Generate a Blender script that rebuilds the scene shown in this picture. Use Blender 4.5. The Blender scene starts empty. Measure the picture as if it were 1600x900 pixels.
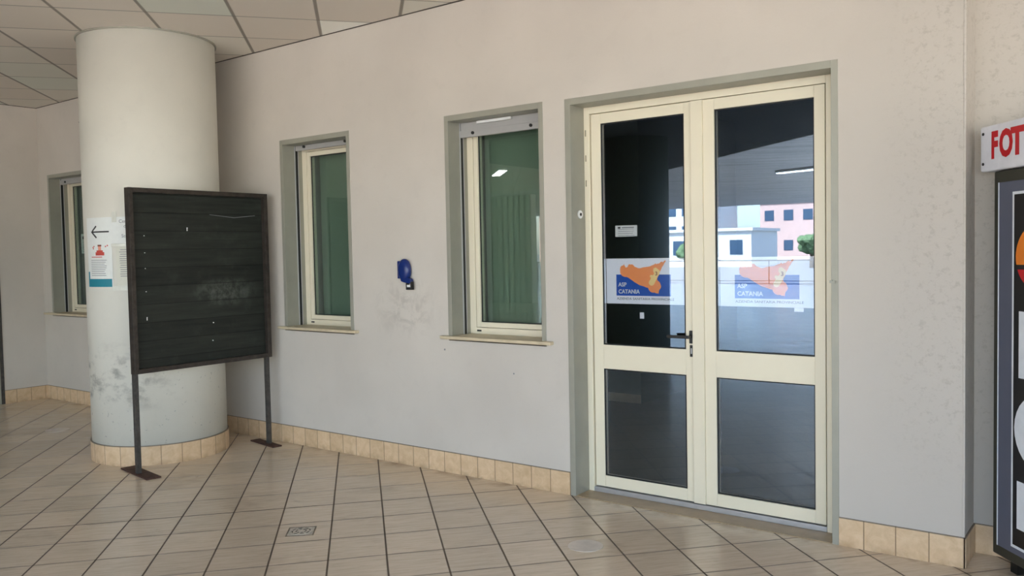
import bpy, bmesh, math, random
from mathutils import Vector, Matrix
random.seed(7)
S = bpy.context.scene
COL = S.collection
R = math.radians

# ------------------------------------------------------------ camera, sky, sun, exposure
CAM = Vector((0.0, -4.534, 1.57))
cd = bpy.data.cameras.new('camera')
cd.sensor_width = 36.0
cd.lens = 1330.085 / 1600 * 36.0
cd.clip_start = 0.05
cd.clip_end = 2000
cam = bpy.data.objects.new('camera', cd)
COL.objects.link(cam)
yaw, pitch, roll = R(-37.064), R(2.434), R(-1.120)
f = Vector((math.sin(yaw)*math.cos(pitch), math.cos(yaw)*math.cos(pitch), -math.sin(pitch)))
r0 = Vector((math.cos(yaw), -math.sin(yaw), 0))
u0 = r0.cross(f)
rr = r0*math.cos(roll) + u0*math.sin(roll)
uu = -r0*math.sin(roll) + u0*math.cos(roll)
M = Matrix((rr, uu, -f)).transposed().to_4x4()
M.translation = CAM
cam.matrix_world = M
S.camera = cam

w = bpy.data.worlds.new('world')
S.world = w
w.use_nodes = True
wn, wl = w.node_tree.nodes, w.node_tree.links
sky = wn.new('ShaderNodeTexSky')
sky.sky_type = 'NISHITA'
sky.sun_disc = False
sky.sun_elevation = R(58)
sky.sun_rotation = R(20)
sky.altitude = 50
sky.air_density = 1.0
sky.dust_density = 1.2
haze = wn.new('ShaderNodeHueSaturation')      # hazy, paler sky
haze.inputs['Saturation'].default_value = 0.8
wl.new(sky.outputs[0], haze.inputs['Color'])
wl.new(haze.outputs[0], wn['Background'].inputs[0])
wn['Background'].inputs[1].default_value = 0.30

sd = bpy.data.lights.new('sun', 'SUN')
sd.energy = 9.0
sd.angle = R(0.6)
sd.color = (1.0, 0.95, 0.87)
so = bpy.data.objects.new('sun', sd)
so.rotation_euler = (R(-32), R(-8), 0)     # shines from behind the building onto the court
COL.objects.link(so)

S.view_settings.view_transform = 'Standard'
S.view_settings.look = 'None'
S.view_settings.gamma = 1.0
S.view_settings.use_curve_mapping = False
S.view_settings.exposure = 1.80

# ------------------------------------------------------------ materials
def srgb(r, g, b):
    def c(v):
        v /= 255.0
        return v/12.92 if v <= 0.04045 else ((v+0.055)/1.055)**2.4
    return (c(r), c(g), c(b), 1.0)

class NT:
    """small helper around a node tree"""
    def __init__(s, name):
        s.m = bpy.data.materials.new(name)
        s.m.use_nodes = True
        s.t = s.m.node_tree
        s.b = s.t.nodes['Principled BSDF']
        s.out = s.t.nodes['Material Output']
        s._pos = None
    def n(s, kind, **kw):
        x = s.t.nodes.new(kind)
        for k, v in kw.items():
            setattr(x, k, v)
        return x
    def l(s, a, b):
        s.t.links.new(a, b)
    def put(s, sock, v):
        if hasattr(v, 'is_linked') or isinstance(v, bpy.types.NodeSocket):
            s.l(v, sock)
        else:
            sock.default_value = v
    def math(s, op, a, b=0.0, c=None, clamp=False):
        x = s.n('ShaderNodeMath', operation=op, use_clamp=clamp)
        s.put(x.inputs[0], a); s.put(x.inputs[1], b)
        if c is not None: s.put(x.inputs[2], c)
        return x.outputs[0]
    def xyz(s):
        if s._pos is None:
            g = s.n('ShaderNodeNewGeometry')
            sp = s.n('ShaderNodeSeparateXYZ')
            s.l(g.outputs['Position'], sp.inputs[0])
            s._pos = (g.outputs['Position'], sp.outputs[0], sp.outputs[1], sp.outputs[2])
        return s._pos
    def vec(s, x, y, z):
        c = s.n('ShaderNodeCombineXYZ')
        s.put(c.inputs[0], x); s.put(c.inputs[1], y); s.put(c.inputs[2], z)
        return c.outputs[0]
    def noise(s, vec, scale, detail=4, rough=0.55, dist=0.0):
        x = s.n('ShaderNodeTexNoise')
        x.inputs['Scale'].default_value = scale
        x.inputs['Detail'].default_value = detail
        x.inputs['Roughness'].default_value = rough
        x.inputs['Distortion'].default_value = dist
        s.l(vec, x.inputs['Vector'])
        return x.outputs['Fac']
    def ramp(s, fac, stops):
        x = s.n('ShaderNodeValToRGB')
        e = x.color_ramp.elements
        while len(e) < len(stops): e.new(0.5)
        for i, (p, c) in enumerate(stops):
            e[i].position = p
            e[i].color = c if len(c) == 4 else (*c, 1)
        s.l(fac, x.inputs[0])
        return x.outputs[0]
    def step(s, v, lo, hi):
        x = s.n('ShaderNodeMapRange', interpolation_type='SMOOTHSTEP')
        s.l(v, x.inputs[0])
        x.inputs[1].default_value = lo; x.inputs[2].default_value = hi
        return x.outputs[0]
    def mix(s, fac, a, b, mode='MIX'):
        x = s.n('ShaderNodeMix', data_type='RGBA', blend_type=mode)
        s.put(x.inputs[0], fac); s.put(x.inputs[6], a); s.put(x.inputs[7], b)
        return x.outputs[2]
    def bump(s, h, strength, dist=0.01):
        x = s.n('ShaderNodeBump')
        x.inputs['Strength'].default_value = strength
        x.inputs['Distance'].default_value = dist
        s.l(h, x.inputs['Height'])
        s.l(x.outputs[0], s.b.inputs['Normal'])

def simple(name, col, rough=0.5, metal=0.0, spec=0.5, var=0.06, scale=14.0, bump=0.0, coat=0.0):
    """plain painted / metal / plastic surface with a little uneven wear"""
    t = NT(name)
    tc = t.n('ShaderNodeTexCoord')
    nz = t.noise(tc.outputs['Object'], scale, 5, 0.6)
    lo = tuple(c*(1-var) for c in col[:3]); hi = tuple(min(1, c*(1+var)) for c in col[:3])
    t.l(t.ramp(nz, [(0.3, lo), (0.7, hi)]), t.b.inputs['Base Color'])
    t.b.inputs['Roughness'].default_value = rough
    t.b.inputs['Metallic'].default_value = metal
    t.b.inputs['Specular IOR Level'].default_value = spec
    t.b.inputs['Coat Weight'].default_value = coat
    if bump:
        t.bump(t.noise(tc.outputs['Object'], scale*9, 3), bump, 0.002)
    return t.m

def plaster(name, base, grime_shade=True, column=False):
    t = NT(name)
    P, X, Y, Z = t.xyz()
    fine = t.noise(P, 95, 5, 0.65)
    mid = t.noise(P, 9, 5, 0.6, 0.4)
    big = t.noise(P, 1.3, 3, 0.5)
    d = tuple(c*0.93 for c in base[:3]); h = tuple(min(1, c*1.04) for c in base[:3])
    c = t.ramp(big, [(0.3, d), (0.7, h)])
    c = t.mix(t.math('MULTIPLY', t.step(mid, 0.52, 0.75), 0.22), c, tuple(v*0.86 for v in base[:3])+(1,))
    c = t.mix(t.math('MULTIPLY', t.step(fine, 0.55, 0.8), 0.25), c, tuple(v*0.8 for v in base[:3])+(1,))
    # small chips and scratches
    chips = t.noise(P, 34, 4, 0.6, 0.2)
    c = t.mix(t.math('MULTIPLY', t.step(chips, 0.74, 0.78), 0.35), c, srgb(150, 142, 132))
    if column:
        # scuffed grey rub marks around knee height
        sm = t.noise(t.vec(t.math('MULTIPLY', X, 1.0), t.math('MULTIPLY', Y, 1.0), t.math('MULTIPLY', Z, 1.6)), 6.5, 6, 0.62, 0.1)
        band = t.math('MULTIPLY', t.step(Z, 0.38, 0.55), t.math('SUBTRACT', 1.0, t.step(Z, 0.72, 1.0)))
        side = t.math('SUBTRACT', 1.0, t.step(Y, -1.22, -0.80))
        band = t.math('MULTIPLY', band, side)
        c = t.mix(t.math('MULTIPLY', t.math('MULTIPLY', t.step(sm, 0.46, 0.72), band), 0.7), c, srgb(118, 116, 110))
        dots = t.noise(P, 34, 3, 0.6, 0.3)
        c = t.mix(t.math('MULTIPLY', t.math('MULTIPLY', t.step(dots, 0.66, 0.7), t.math('SUBTRACT', 1.0, t.step(Z, 0.5, 1.1))), 0.5), c, srgb(150, 150, 146))
    elif grime_shade:
        c = t.mix(t.math('MULTIPLY', t.step(X, -1.8, -0.9), 0.7), c, tuple(v*0.80 for v in base[:3])+(1,))  # greyish right end, colour darkened further to offset the strong light there
        # rub marks below the ticket dispenser and worn patch near the corner
        g1 = t.noise(P, 7, 6, 0.7, 0.8)
        dx = t.math('ABSOLUTE', t.math('ADD', X, 4.42)); dz = t.math('ABSOLUTE', t.math('SUBTRACT', Z, 1.17))
        m1 = t.math('MULTIPLY', t.math('SUBTRACT', 1.0, t.step(dx, 0.05, 0.4)), t.math('SUBTRACT', 1.0, t.step(dz, 0.02, 0.28)))
        c = t.mix(t.math('MULTIPLY', t.math('MULTIPLY', t.step(g1, 0.42, 0.65), m1), 0.35), c, srgb(132, 124, 116))
        m2 = t.math('MULTIPLY', t.step(X, -1.15, -0.85), t.step(Z, 0.2, 0.9))
        g2 = t.noise(P, 26, 8, 0.75, 0.1)
        c = t.mix(t.math('MULTIPLY', t.math('MULTIPLY', t.step(g2, 0.5, 0.64), m2), 0.35), c, srgb(150, 142, 130))
    t.l(c, t.b.inputs['Base Color'])
    t.b.inputs['Roughness'].default_value = 0.85
    t.b.inputs['Specular IOR Level'].default_value = 0.25
    hgt = t.math('ADD', t.math('MULTIPLY', fine, 0.6), t.math('MULTIPLY', mid, 1.2))
    t.bump(hgt, 0.16 if not column else 0.07, 0.006)
    return t.m

def grid_line(t, coord, phase, pitch, half):
    """1 on a joint line, 0 elsewhere; also the cell id"""
    q = t.math('DIVIDE', t.math('SUBTRACT', coord, phase), pitch)
    d = t.math('MULTIPLY', t.math('ABSOLUTE', t.math('SUBTRACT', q, t.math('ROUND', q))), pitch)
    m = t.math('SUBTRACT', 1.0, t.step(d, half*0.55, half*1.25))
    return m, t.math('FLOOR', q), q

def floor_mat():
    t = NT('floor_tiles')
    P, X, Y, Z = t.xyz()
    s2 = 2**-0.5
    u = t.math('MULTIPLY', t.math('ADD', X, Y), s2)
    v = t.math('MULTIPLY', t.math('SUBTRACT', Y, X), s2)
    a = t.math('ADD', u, t.math('MULTIPLY', v, 0.038))
    b = t.math('SUBTRACT', v, t.math('MULTIPLY', u, 0.077))
    la, ia, qa = grid_line(t, a, -1.126, 0.3004, 0.0058)
    lb, ib, qb = grid_line(t, b, 2.49, 0.3335, 0.0062)
    wn_ = t.n('ShaderNodeTexWhiteNoise', noise_dimensions='2D')
    t.l(t.vec(ia, ib, 0.0), wn_.inputs[0])
    streak = t.noise(t.vec(t.math('ADD', t.math('MULTIPLY', a, 1.0), t.math('MULTIPLY', wn_.outputs[0], 9.0)), t.math('MULTIPLY', b, 8.5), 0.0), 4.6, 8, 0.72, 0.5)
    spots = t.noise(P, 2.1, 4, 0.6)
    c = t.ramp(streak, [(0.28, srgb(200, 182, 158)), (0.5, srgb(218, 200, 176)), (0.72, srgb(228, 211, 188))])
    tint = t.ramp(wn_.outputs[0], [(0.0, (0.91, 0.91, 0.91)), (1.0, (1.04, 1.03, 1.02))])
    c = t.mix(1.0, c, tint, 'MULTIPLY')
    c = t.mix(t.math('MULTIPLY', t.step(spots, 0.55, 0.72), 0.18), c, srgb(122, 104, 84))
    # the odd dark scuff
    sc = t.noise(t.vec(t.math('MULTIPLY', a, 2.0), t.math('MULTIPLY', b, 4.0), 0.0), 2.6, 5, 0.6, 0.8)
    c = t.mix(t.math('MULTIPLY', t.step(sc, 0.70, 0.76), 0.4), c, srgb(96, 80, 64))
    # rusty dirt along the foot of the wall
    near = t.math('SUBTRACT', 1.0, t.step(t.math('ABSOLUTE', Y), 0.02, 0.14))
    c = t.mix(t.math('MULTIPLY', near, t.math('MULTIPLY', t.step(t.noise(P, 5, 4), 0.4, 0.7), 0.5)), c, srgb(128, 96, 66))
    c = t.mix(t.math('MULTIPLY', la, 0.9), c, srgb(78, 60, 44))
    major = t.math('COMPARE', t.math('ROUND', qb), 0.0, 0.1)      # one wider movement joint
    lb = t.math('MULTIPLY', lb, t.math('ADD', 0.72, t.math('MULTIPLY', major, 0.28)))
    c = t.mix(lb, c, srgb(84, 66, 50))
    t.l(c, t.b.inputs['Base Color'])
    rg = t.math('ADD', 0.16, t.math('MULTIPLY', spots, 0.12))
    rg = t.math('ADD', rg, t.math('MULTIPLY', t.math('MAXIMUM', la, lb), 0.4))
    t.l(rg, t.b.inputs['Roughness'])
    hgt = t.math('SUBTRACT', t.math('MULTIPLY', streak, 0.08), t.math('MAXIMUM', la, lb))
    t.bump(hgt, 0.3, 0.003)
    return t.m

def ceiling_mat():
    t = NT('ceiling_tiles')
    P, X, Y, Z = t.xyz()
    s2 = 2**-0.5
    u = t.math('MULTIPLY', t.math('ADD', X, Y), s2)
    v = t.math('MULTIPLY', t.math('SUBTRACT', Y, X), s2)
    a = t.math('ADD', u, t.math('MULTIPLY', v, 0.035))
    b = t.math('SUBTRACT', v, t.math('MULTIPLY', u, 0.115))
    la, ia, qa = grid_line(t, a, -3.0, 0.59, 0.013)
    lb, ib, qb = grid_line(t, b, 3.07, 0.62, 0.007)
    lb2, _, _ = grid_line(t, b, 3.082, 0.62, 0.005)
    wn_ = t.n('ShaderNodeTexWhiteNoise', noise_dimensions='2D')
    t.l(t.vec(ia, ib, 0.0), wn_.inputs[0])
    c = t.ramp(wn_.outputs[0], [(0.0, srgb(222, 212, 200)), (0.75, srgb(230, 220, 208)), (1.0, srgb(224, 226, 214))])
    # the one newer, whiter tile beside the wall
    cell = t.math('MULTIPLY', t.math('COMPARE', ia, -1.0, 0.1), t.math('COMPARE', ib, 1.0, 0.1))
    c = t.mix(cell, c, srgb(254, 252, 244))
    c = t.mix(t.math('MULTIPLY', lb2, 0.55), c, srgb(215, 210, 200))
    c = t.mix(t.math('MULTIPLY', lb, 0.75), c, srgb(112, 104, 96))
    c = t.mix(t.math('MULTIPLY', la, 0.8), c, srgb(122, 114, 104))
    t.l(c, t.b.inputs['Base Color'])
    t.b.inputs['Roughness'].default_value = 0.75
    hgt = t.math('SUBTRACT', 0.0, t.math('MAXIMUM', la, lb))
    t.bump(hgt, 0.5, 0.006)
    return t.m

def slat_mat():
    t = NT('slat_ceiling')
    P, X, Y, Z = t.xyz()
    q = t.math('ADD', t.math('MULTIPLY', X, 0.42), t.math('MULTIPLY', Y, 0.9))
    l1, i1, _ = grid_line(t, q, 0.0, 0.62, 0.02)
    nz = t.noise(t.vec(t.math('MULTIPLY', X, 0.3), t.math('MULTIPLY', q, 2.5), 0.0), 1.6, 5, 0.6, 0.4)
    c = t.ramp(nz, [(0.3, srgb(196, 194, 196)), (0.55, srgb(240, 238, 238)), (0.7, srgb(244, 242, 242))])
    c = t.mix(t.math('MULTIPLY', l1, 0.7), c, srgb(120, 116, 116))
    t.l(c, t.b.inputs['Base Color'])
    t.b.inputs['Roughness'].default_value = 0.6
    return t.m

def skirt_mat(axis, phase, pitch, name, angular=None):
    """cream-yellow glazed skirting tiles with vertical joints"""
    t = NT(name)
    P, X, Y, Z = t.xyz()
    if angular:
        cx, cy, rad = angular
        coord = t.math('MULTIPLY', t.math('ARCTAN2', t.math('SUBTRACT', Y, cy), t.math('SUBTRACT', X, cx)), rad)
    else:
        coord = X if axis == 'x' else Y
    l1, i1, _ = grid_line(t, coord, phase, pitch, 0.0032)
    wn_ = t.n('ShaderNodeTexWhiteNoise', noise_dimensions='1D')
    t.l(i1, wn_.inputs['W'])
    nz = t.noise(P, 17, 6, 0.65, 0.6)
    c = t.ramp(nz, [(0.3, srgb(208, 176, 138)), (0.6, srgb(224, 195, 160)), (0.8, srgb(228, 204, 174))])
    c = t.mix(1.0, c, t.ramp(wn_.outputs[0], [(0, (0.9, 0.89, 0.87)), (1, (1.03, 1.03, 1.03))]), 'MULTIPLY')
    dirt = t.math('MULTIPLY', t.math('SUBTRACT', 1.0, t.step(Z, 0.0, 0.05)), t.step(t.noise(P, 9, 4), 0.4, 0.65))
    c = t.mix(t.math('MULTIPLY', dirt, 0.5), c, srgb(150, 118, 84))
    c = t.mix(t.math('MULTIPLY', l1, 0.85), c, srgb(140, 112, 84))
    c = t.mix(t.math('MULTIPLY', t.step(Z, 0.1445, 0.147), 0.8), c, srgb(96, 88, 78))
    t.l(c, t.b.inputs['Base Color'])
    t.b.inputs['Roughness'].default_value = 0.45
    t.bump(t.math('SUBTRACT', 0.0, l1), 0.4, 0.002)
    return t.m

def glass(name, tint=(0.80, 0.84, 0.82), r_0=0.055, gcol=(0.90, 0.95, 1.0)):
    t = NT(name)
    t.t.nodes.remove(t.b)
    tr = t.n('ShaderNodeBsdfTransparent'); tr.inputs[0].default_value = (*tint, 1)
    gl = t.n('ShaderNodeBsdfGlossy'); gl.inputs['Roughness'].default_value = 0.0
    gl.inputs['Color'].default_value = (*gcol, 1)
    lw = t.n('ShaderNodeLayerWeight'); lw.inputs[0].default_value = 0.5
    p5 = t.math('POWER', lw.outputs['Facing'], 5.0)
    fac = t.math('ADD', r_0, t.math('MULTIPLY', p5, 1-r_0), clamp=True)
    # very slight waviness of the panes
    P = t.xyz()[0]
    bp = t.n('ShaderNodeBump'); bp.inputs['Strength'].default_value = 0.008; bp.inputs['Distance'].default_value = 0.01
    t.l(t.noise(P, 2.2, 1), bp.inputs['Height']); t.l(bp.outputs[0], gl.inputs['Normal'])
    mx = t.n('ShaderNodeMixShader')
    t.l(fac, mx.inputs[0]); t.l(tr.outputs[0], mx.inputs[1]); t.l(gl.outputs[0], mx.inputs[2])
    t.l(mx.outputs[0], t.out.inputs[0])
    return t.m

def board_mat():
    t = NT('blackboard_planks')
    P, X, Y, Z = t.xyz()
    l1, i1, _ = grid_line(t, Z, 0.83, 0.135, 0.0035)
    wn_ = t.n('ShaderNodeTexWhiteNoise', noise_dimensions='1D'); t.l(i1, wn_.inputs['W'])
    g = t.noise(t.vec(X, t.math('MULTIPLY', Y, 1.0), t.math('MULTIPLY', Z, 14.0)), 2.4, 6, 0.6)
    c = t.ramp(g, [(0.3, srgb(30, 33, 29)), (0.7, srgb(46, 49, 44))])
    c = t.mix(1.0, c, t.ramp(wn_.outputs[0], [(0, (0.8, 0.8, 0.8)), (1, (1.15, 1.15, 1.15))]), 'MULTIPLY')
    # chalky wiped patch low on the right
    dy = t.math('DIVIDE', t.math('ADD', Y, 0.50), 0.34); dz = t.math('DIVIDE', t.math('SUBTRACT', Z, 1.30), 0.13)
    rad = t.math('SQRT', t.math('ADD', t.math('MULTIPLY', dy, dy), t.math('MULTIPLY', dz, dz)))
    pm = t.math('MULTIPLY', t.math('SUBTRACT', 1.0, t.step(rad, 0.2, 1.1)), t.step(t.noise(P, 11, 6, 0.7), 0.36, 0.66))
    c = t.mix(t.math('MULTIPLY', pm, 0.55), c, srgb(112, 116, 108))
    hz = t.math('MULTIPLY', t.step(t.noise(P, 5, 6, 0.7), 0.5, 0.75), 0.18)
    c = t.mix(hz, c, srgb(80, 84, 76))
    c = t.mix(t.math('MULTIPLY', l1, 0.6), c, srgb(16, 16, 14))
    t.l(c, t.b.inputs['Base Color'])
    t.b.inputs['Roughness'].default_value = 0.55
    t.b.inputs['Specular IOR Level'].default_value = 0.3
    t.bump(t.math('SUBTRACT', t.math('MULTIPLY', g, 0.2), l1), 0.5, 0.003)
    return t.m

def rust(name, a, b, rough=0.6, scale=20):
    t = NT(name)
    P = t.xyz()[0]
    nz = t.noise(P, scale, 7, 0.7, 0.4)
    t.l(t.ramp(nz, [(0.35, a), (0.65, b)]), t.b.inputs['Base Color'])
    t.b.inputs['Roughness'].default_value = rough
    t.b.inputs['Metallic'].default_value = 0.2
    t.bump(nz, 0.3, 0.002)
    return t.m

def paper(name, col, trans=False):
    return simple(name, col, 0.55, 0, 0.4, 0.025, 30)

MAT = {
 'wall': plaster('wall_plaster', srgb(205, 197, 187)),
 'column': plaster('column_plaster', srgb(222, 219, 208), True, True),
 'floor': floor_mat(), 'ceiling': ceiling_mat(), 'slats': slat_mat(),
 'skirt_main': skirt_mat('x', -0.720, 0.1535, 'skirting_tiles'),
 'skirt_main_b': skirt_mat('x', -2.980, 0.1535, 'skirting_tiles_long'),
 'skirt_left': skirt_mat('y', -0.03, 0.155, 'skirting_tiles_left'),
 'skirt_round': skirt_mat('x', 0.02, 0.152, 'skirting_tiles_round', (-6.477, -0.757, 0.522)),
 'casing': simple('grey_painted_metal', srgb(158, 156, 143), 0.42, 0.15, 0.5, 0.06, 5),
 'cream': simple('cream_aluminium', srgb(232, 222, 198), 0.32, 0.0, 0.5, 0.02, 3),
 'cream_edge': simple('cream_gasket_line', srgb(150, 142, 118), 0.5),
 'gasket': simple('black_rubber', srgb(18, 20, 20), 0.5),
 'alu': simple('brushed_aluminium', srgb(188, 188, 190), 0.34, 0.6, 0.5, 0.05, 8),
 'shutter': simple('grey_shutter_box', srgb(176, 174, 172), 0.45, 0.2, 0.5, 0.04, 6),
 'travertine': simple('travertine_stone', srgb(206, 190, 160), 0.45, 0, 0.5, 0.12, 12, 0.1),
 'threshold': simple('brown_marble', srgb(160, 138, 108), 0.35, 0, 0.5, 0.15, 9),
 'glass_door': glass('door_glass', (0.99, 0.99, 0.99), 0.155, (0.58, 0.76, 1.0)),
 'glass_win': glass('window_glass', (0.80, 0.86, 0.83), 0.06),
 'blind': simple('green_grey_blind', srgb(146, 158, 142), 0.8, 0, 0.2, 0.06, 2),
 'board': board_mat(),
 'board_frame': rust('dark_weathered_frame', srgb(44, 38, 33), srgb(68, 60, 54), 0.5, 16),
 'post': rust('dark_steel_post', srgb(58, 56, 54), srgb(84, 80, 76), 0.45, 30),
 'rust': rust('rusty_plate', srgb(58, 38, 30), srgb(92, 62, 50), 0.75, 22),
 'paper': paper('white_paper', srgb(228, 230, 226)),
 'paper2': paper('old_cream_paper', srgb(216, 214, 200)),
 'ink': simple('black_ink', srgb(22, 22, 24), 0.5),
 'inkgrey': simple('grey_ink', srgb(128, 128, 132), 0.6),
 'teal': simple('teal_ink', srgb(30, 128, 146), 0.5),
 'red': simple('red_print', srgb(196, 76, 66), 0.5),
 'skin': simple('pink_print', srgb(222, 150, 128), 0.5),
 'tape': simple('clear_tape', srgb(214, 214, 202), 0.25, 0, 0.6),
 'blue': simple('blue_plastic', srgb(16, 42, 108), 0.24, 0, 0.5, 0.03, 8),
 'black': simple('black_plastic', srgb(18, 18, 18), 0.35),
 'handle': simple('black_handle', srgb(16, 16, 17), 0.28),
 'decal': simple('frosted_white_film', srgb(240, 242, 246), 0.5, 0, 0.4, 0.01),
 'decal_blue': simple('decal_blue', srgb(16, 84, 178), 0.45, 0, 0.4, 0.01),
 'decal_orange': simple('decal_orange', srgb(255, 160, 96), 0.45, 0, 0.4, 0.01),
 'decal_yellow': simple('decal_yellow', srgb(252, 222, 150), 0.45, 0, 0.4, 0.01),
 'decal_grey': simple('decal_grey', srgb(120, 122, 130), 0.5),
 'decal_dark': simple('decal_dark_red', srgb(120, 60, 40), 0.5),
 'white': simple('white_plastic', srgb(232, 232, 230), 0.4),
 'booth': simple('olive_grey_metal', srgb(60, 59, 50), 0.5, 0.1, 0.5, 0.05, 6),
 'booth_panel': simple('slate_panel', srgb(92, 96, 112), 0.4, 0, 0.5, 0.02),
 'booth_black': simple('black_print', srgb(14, 14, 18), 0.4),
 'booth_white': simple('white_print', srgb(226, 230, 236), 0.4),
 'booth_orange': simple('orange_print', srgb(232, 128, 34), 0.4),
 'booth_red': simple('red_sign_print', srgb(196, 18, 30), 0.4),
 'sign': simple('white_sign_plastic', srgb(224, 224, 230), 0.35),
 'disc': simple('grey_white_cover', srgb(214, 204, 192), 0.5, 0, 0.5, 0.08, 20),
 'drain': rust('drain_metal', srgb(168, 158, 142), srgb(224, 216, 202), 0.4, 60),
 'drain_edge': rust('drain_frame', srgb(104, 92, 76), srgb(140, 128, 110), 0.5, 60),
 'drain_dark': simple('drain_hole', srgb(30, 26, 22), 0.7),
 'interior': simple('interior_green_grey_paint', srgb(98, 108, 96), 0.8, 0, 0.2, 0.04, 2),
 'interior_floor': simple('interior_floor', srgb(70, 56, 48), 0.4, 0, 0.5, 0.1, 4),
 'concrete': simple('pale_paving', srgb(206, 200, 190), 0.8, 0, 0.2, 0.06, 0.3),
 'asphalt': simple('worn_asphalt', srgb(112, 112, 112), 0.85, 0, 0.2, 0.1, 0.5),
 'house_white': simple('white_render', srgb(232, 228, 220), 0.8, 0, 0.2, 0.03, 0.2),
 'house_red': simple('brick_red_render', srgb(222, 186, 172), 0.8, 0, 0.2, 0.05, 0.2),
 'house_window': simple('dark_window', srgb(70, 90, 110), 0.2),
 'foliage': simple('foliage', srgb(112, 132, 92), 0.8, 0, 0.2, 0.3, 3),
 'trunk': simple('bark', srgb(96, 76, 58), 0.9),
 'yellow': simple('yellow_sign', srgb(244, 200, 50), 0.5),
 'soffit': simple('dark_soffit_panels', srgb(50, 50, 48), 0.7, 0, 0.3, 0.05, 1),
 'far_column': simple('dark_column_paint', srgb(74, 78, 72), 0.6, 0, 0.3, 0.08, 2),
 'shadow_strip': simple('painted_shade_strip', srgb(74, 68, 62), 0.7),
 'outer': simple('pale_roof_edge', srgb(200, 196, 190), 0.8),
}

# ------------------------------------------------------------ mesh helpers
class MB:
    """collects shapes, written in world coordinates, for ONE mesh object"""
    def __init__(s):
        s.bm = bmesh.new(); s.mats = []
    def mi(s, m):
        if m not in s.mats: s.mats.append(m)
        return s.mats.index(m)
    def _paint(s, faces, m):
        if m is not None:
            i = s.mi(m)
            for f_ in faces: f_.material_index = i
    def box(s, x0, y0, z0, x1, y1, z1, m=None, mx=None):
        c = [(x, y, z) for x in (x0, x1) for y in (y0, y1) for z in (z0, z1)]
        if mx is not None: c = [mx @ Vector(p) for p in c]
        v = [s.bm.verts.new(p) for p in c]
        q = [(0,1,3,2), (4,6,7,5), (0,4,5,1), (2,3,7,6), (0,2,6,4), (1,5,7,3)]
        fs = [s.bm.faces.new([v[i] for i in k]) for k in q]
        s._paint(fs, m); return fs
    def prism(s, pts, ext, m=None):
        """pts: outline (3D, planar), ext: extrusion vector"""
        a = [s.bm.verts.new(p) for p in pts]
        b = [s.bm.verts.new(Vector(p)+Vector(ext)) for p in pts]
        n = len(pts)
        fs = [s.bm.faces.new(a), s.bm.faces.new(list(reversed(b)))]
        for i in range(n):
            fs.append(s.bm.faces.new([a[i], b[i], b[(i+1) % n], a[(i+1) % n]]))
        s._paint(fs, m); return fs
    def cyl(s, p, q, r, n=24, m=None, r2=None, smooth=True):
        p, q = Vector(p), Vector(q)
        d = (q-p).normalized()
        e = d.orthogonal().normalized(); g = d.cross(e)
        r2 = r if r2 is None else r2
        A = [s.bm.verts.new(p+(e*math.cos(t)+g*math.sin(t))*r) for t in [2*math.pi*i/n for i in range(n)]]
        B = [s.bm.verts.new(q+(e*math.cos(t)+g*math.sin(t))*r2) for t in [2*math.pi*i/n for i in range(n)]]
        fs = [s.bm.faces.new(list(reversed(A))), s.bm.faces.new(B)]
        for i in range(n):
            f_ = s.bm.faces.new([A[i], A[(i+1) % n], B[(i+1) % n], B[i]])
            f_.smooth = smooth; fs.append(f_)
        s._paint(fs, m); return fs
    def text(s, body, size, mx, m, sx=1.0, bold=0.0, align='LEFT', thick=0.0004):
        cu = bpy.data.curves.new('lettering', 'FONT')
        cu.body = body; cu.size = size; cu.offset = bold; cu.align_x = align
        cu.extrude = thick; cu.resolution_u = 3
        ob = bpy.data.objects.new('lettering', cu)
        COL.objects.link(ob)
        dg = bpy.context.evaluated_depsgraph_get()
        me = bpy.data.meshes.new_from_object(ob.evaluated_get(dg))
        bpy.data.objects.remove(ob); bpy.data.curves.remove(cu)
        me.transform(Matrix.Diagonal((sx, 1, 1, 1)))
        me.transform(mx)
        n0 = len(s.bm.faces)
        s.bm.from_mesh(me)
        s.bm.faces.ensure_lookup_table()
        s._paint(s.bm.faces[n0:], m)
        bpy.data.meshes.remove(me)
    def build(s, name, mat, parent=None, bevel=0.0, fix=True, segs=2):
        org = Vector((0, 0, 0))
        p = parent
        while p is not None:
            org += Vector(p.location); p = p.parent
        if fix: bmesh.ops.recalc_face_normals(s.bm, faces=s.bm.faces)
        bmesh.ops.translate(s.bm, verts=s.bm.verts, vec=-org)
        me = bpy.data.meshes.new(name)
        s.bm.to_mesh(me); s.bm.free()
        if s.mats:
            for m in s.mats: me.materials.append(MAT[m])
        else:
            me.materials.append(MAT[mat])
        o = bpy.data.objects.new(name, me)
        COL.objects.link(o)
        if parent is not None: o.parent = parent
        if bevel:
            b = o.modifiers.new('soft_edges', 'BEVEL'); b.width = bevel; b.segments = segs
            b.limit_method = 'ANGLE'; b.angle_limit = R(40)
        return o

def tag(o, label=None, cat=None, group=None, kind=None):
    if label: o['label'] = label
    if cat: o['category'] = cat
    if group: o['group'] = group
    if kind: o['kind'] = kind
    return o
def struct(o, label=None):
    o['kind'] = 'structure'
    if label: o['label'] = label
    return o
def root(name, loc):
    o = bpy.data.objects.new(name, None)
    o.location = loc; o.empty_display_size = 0.1
    COL.objects.link(o)
    return o

XR = 11.0
ZC = 3.30          # ceiling height

# ------------------------------------------------------------ setting: floor, walls, ceiling
b = MB(); b.box(-36, -30, -0.12, XR, 8.0, 0.0); struct(b.build('floor', 'floor'))

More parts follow.
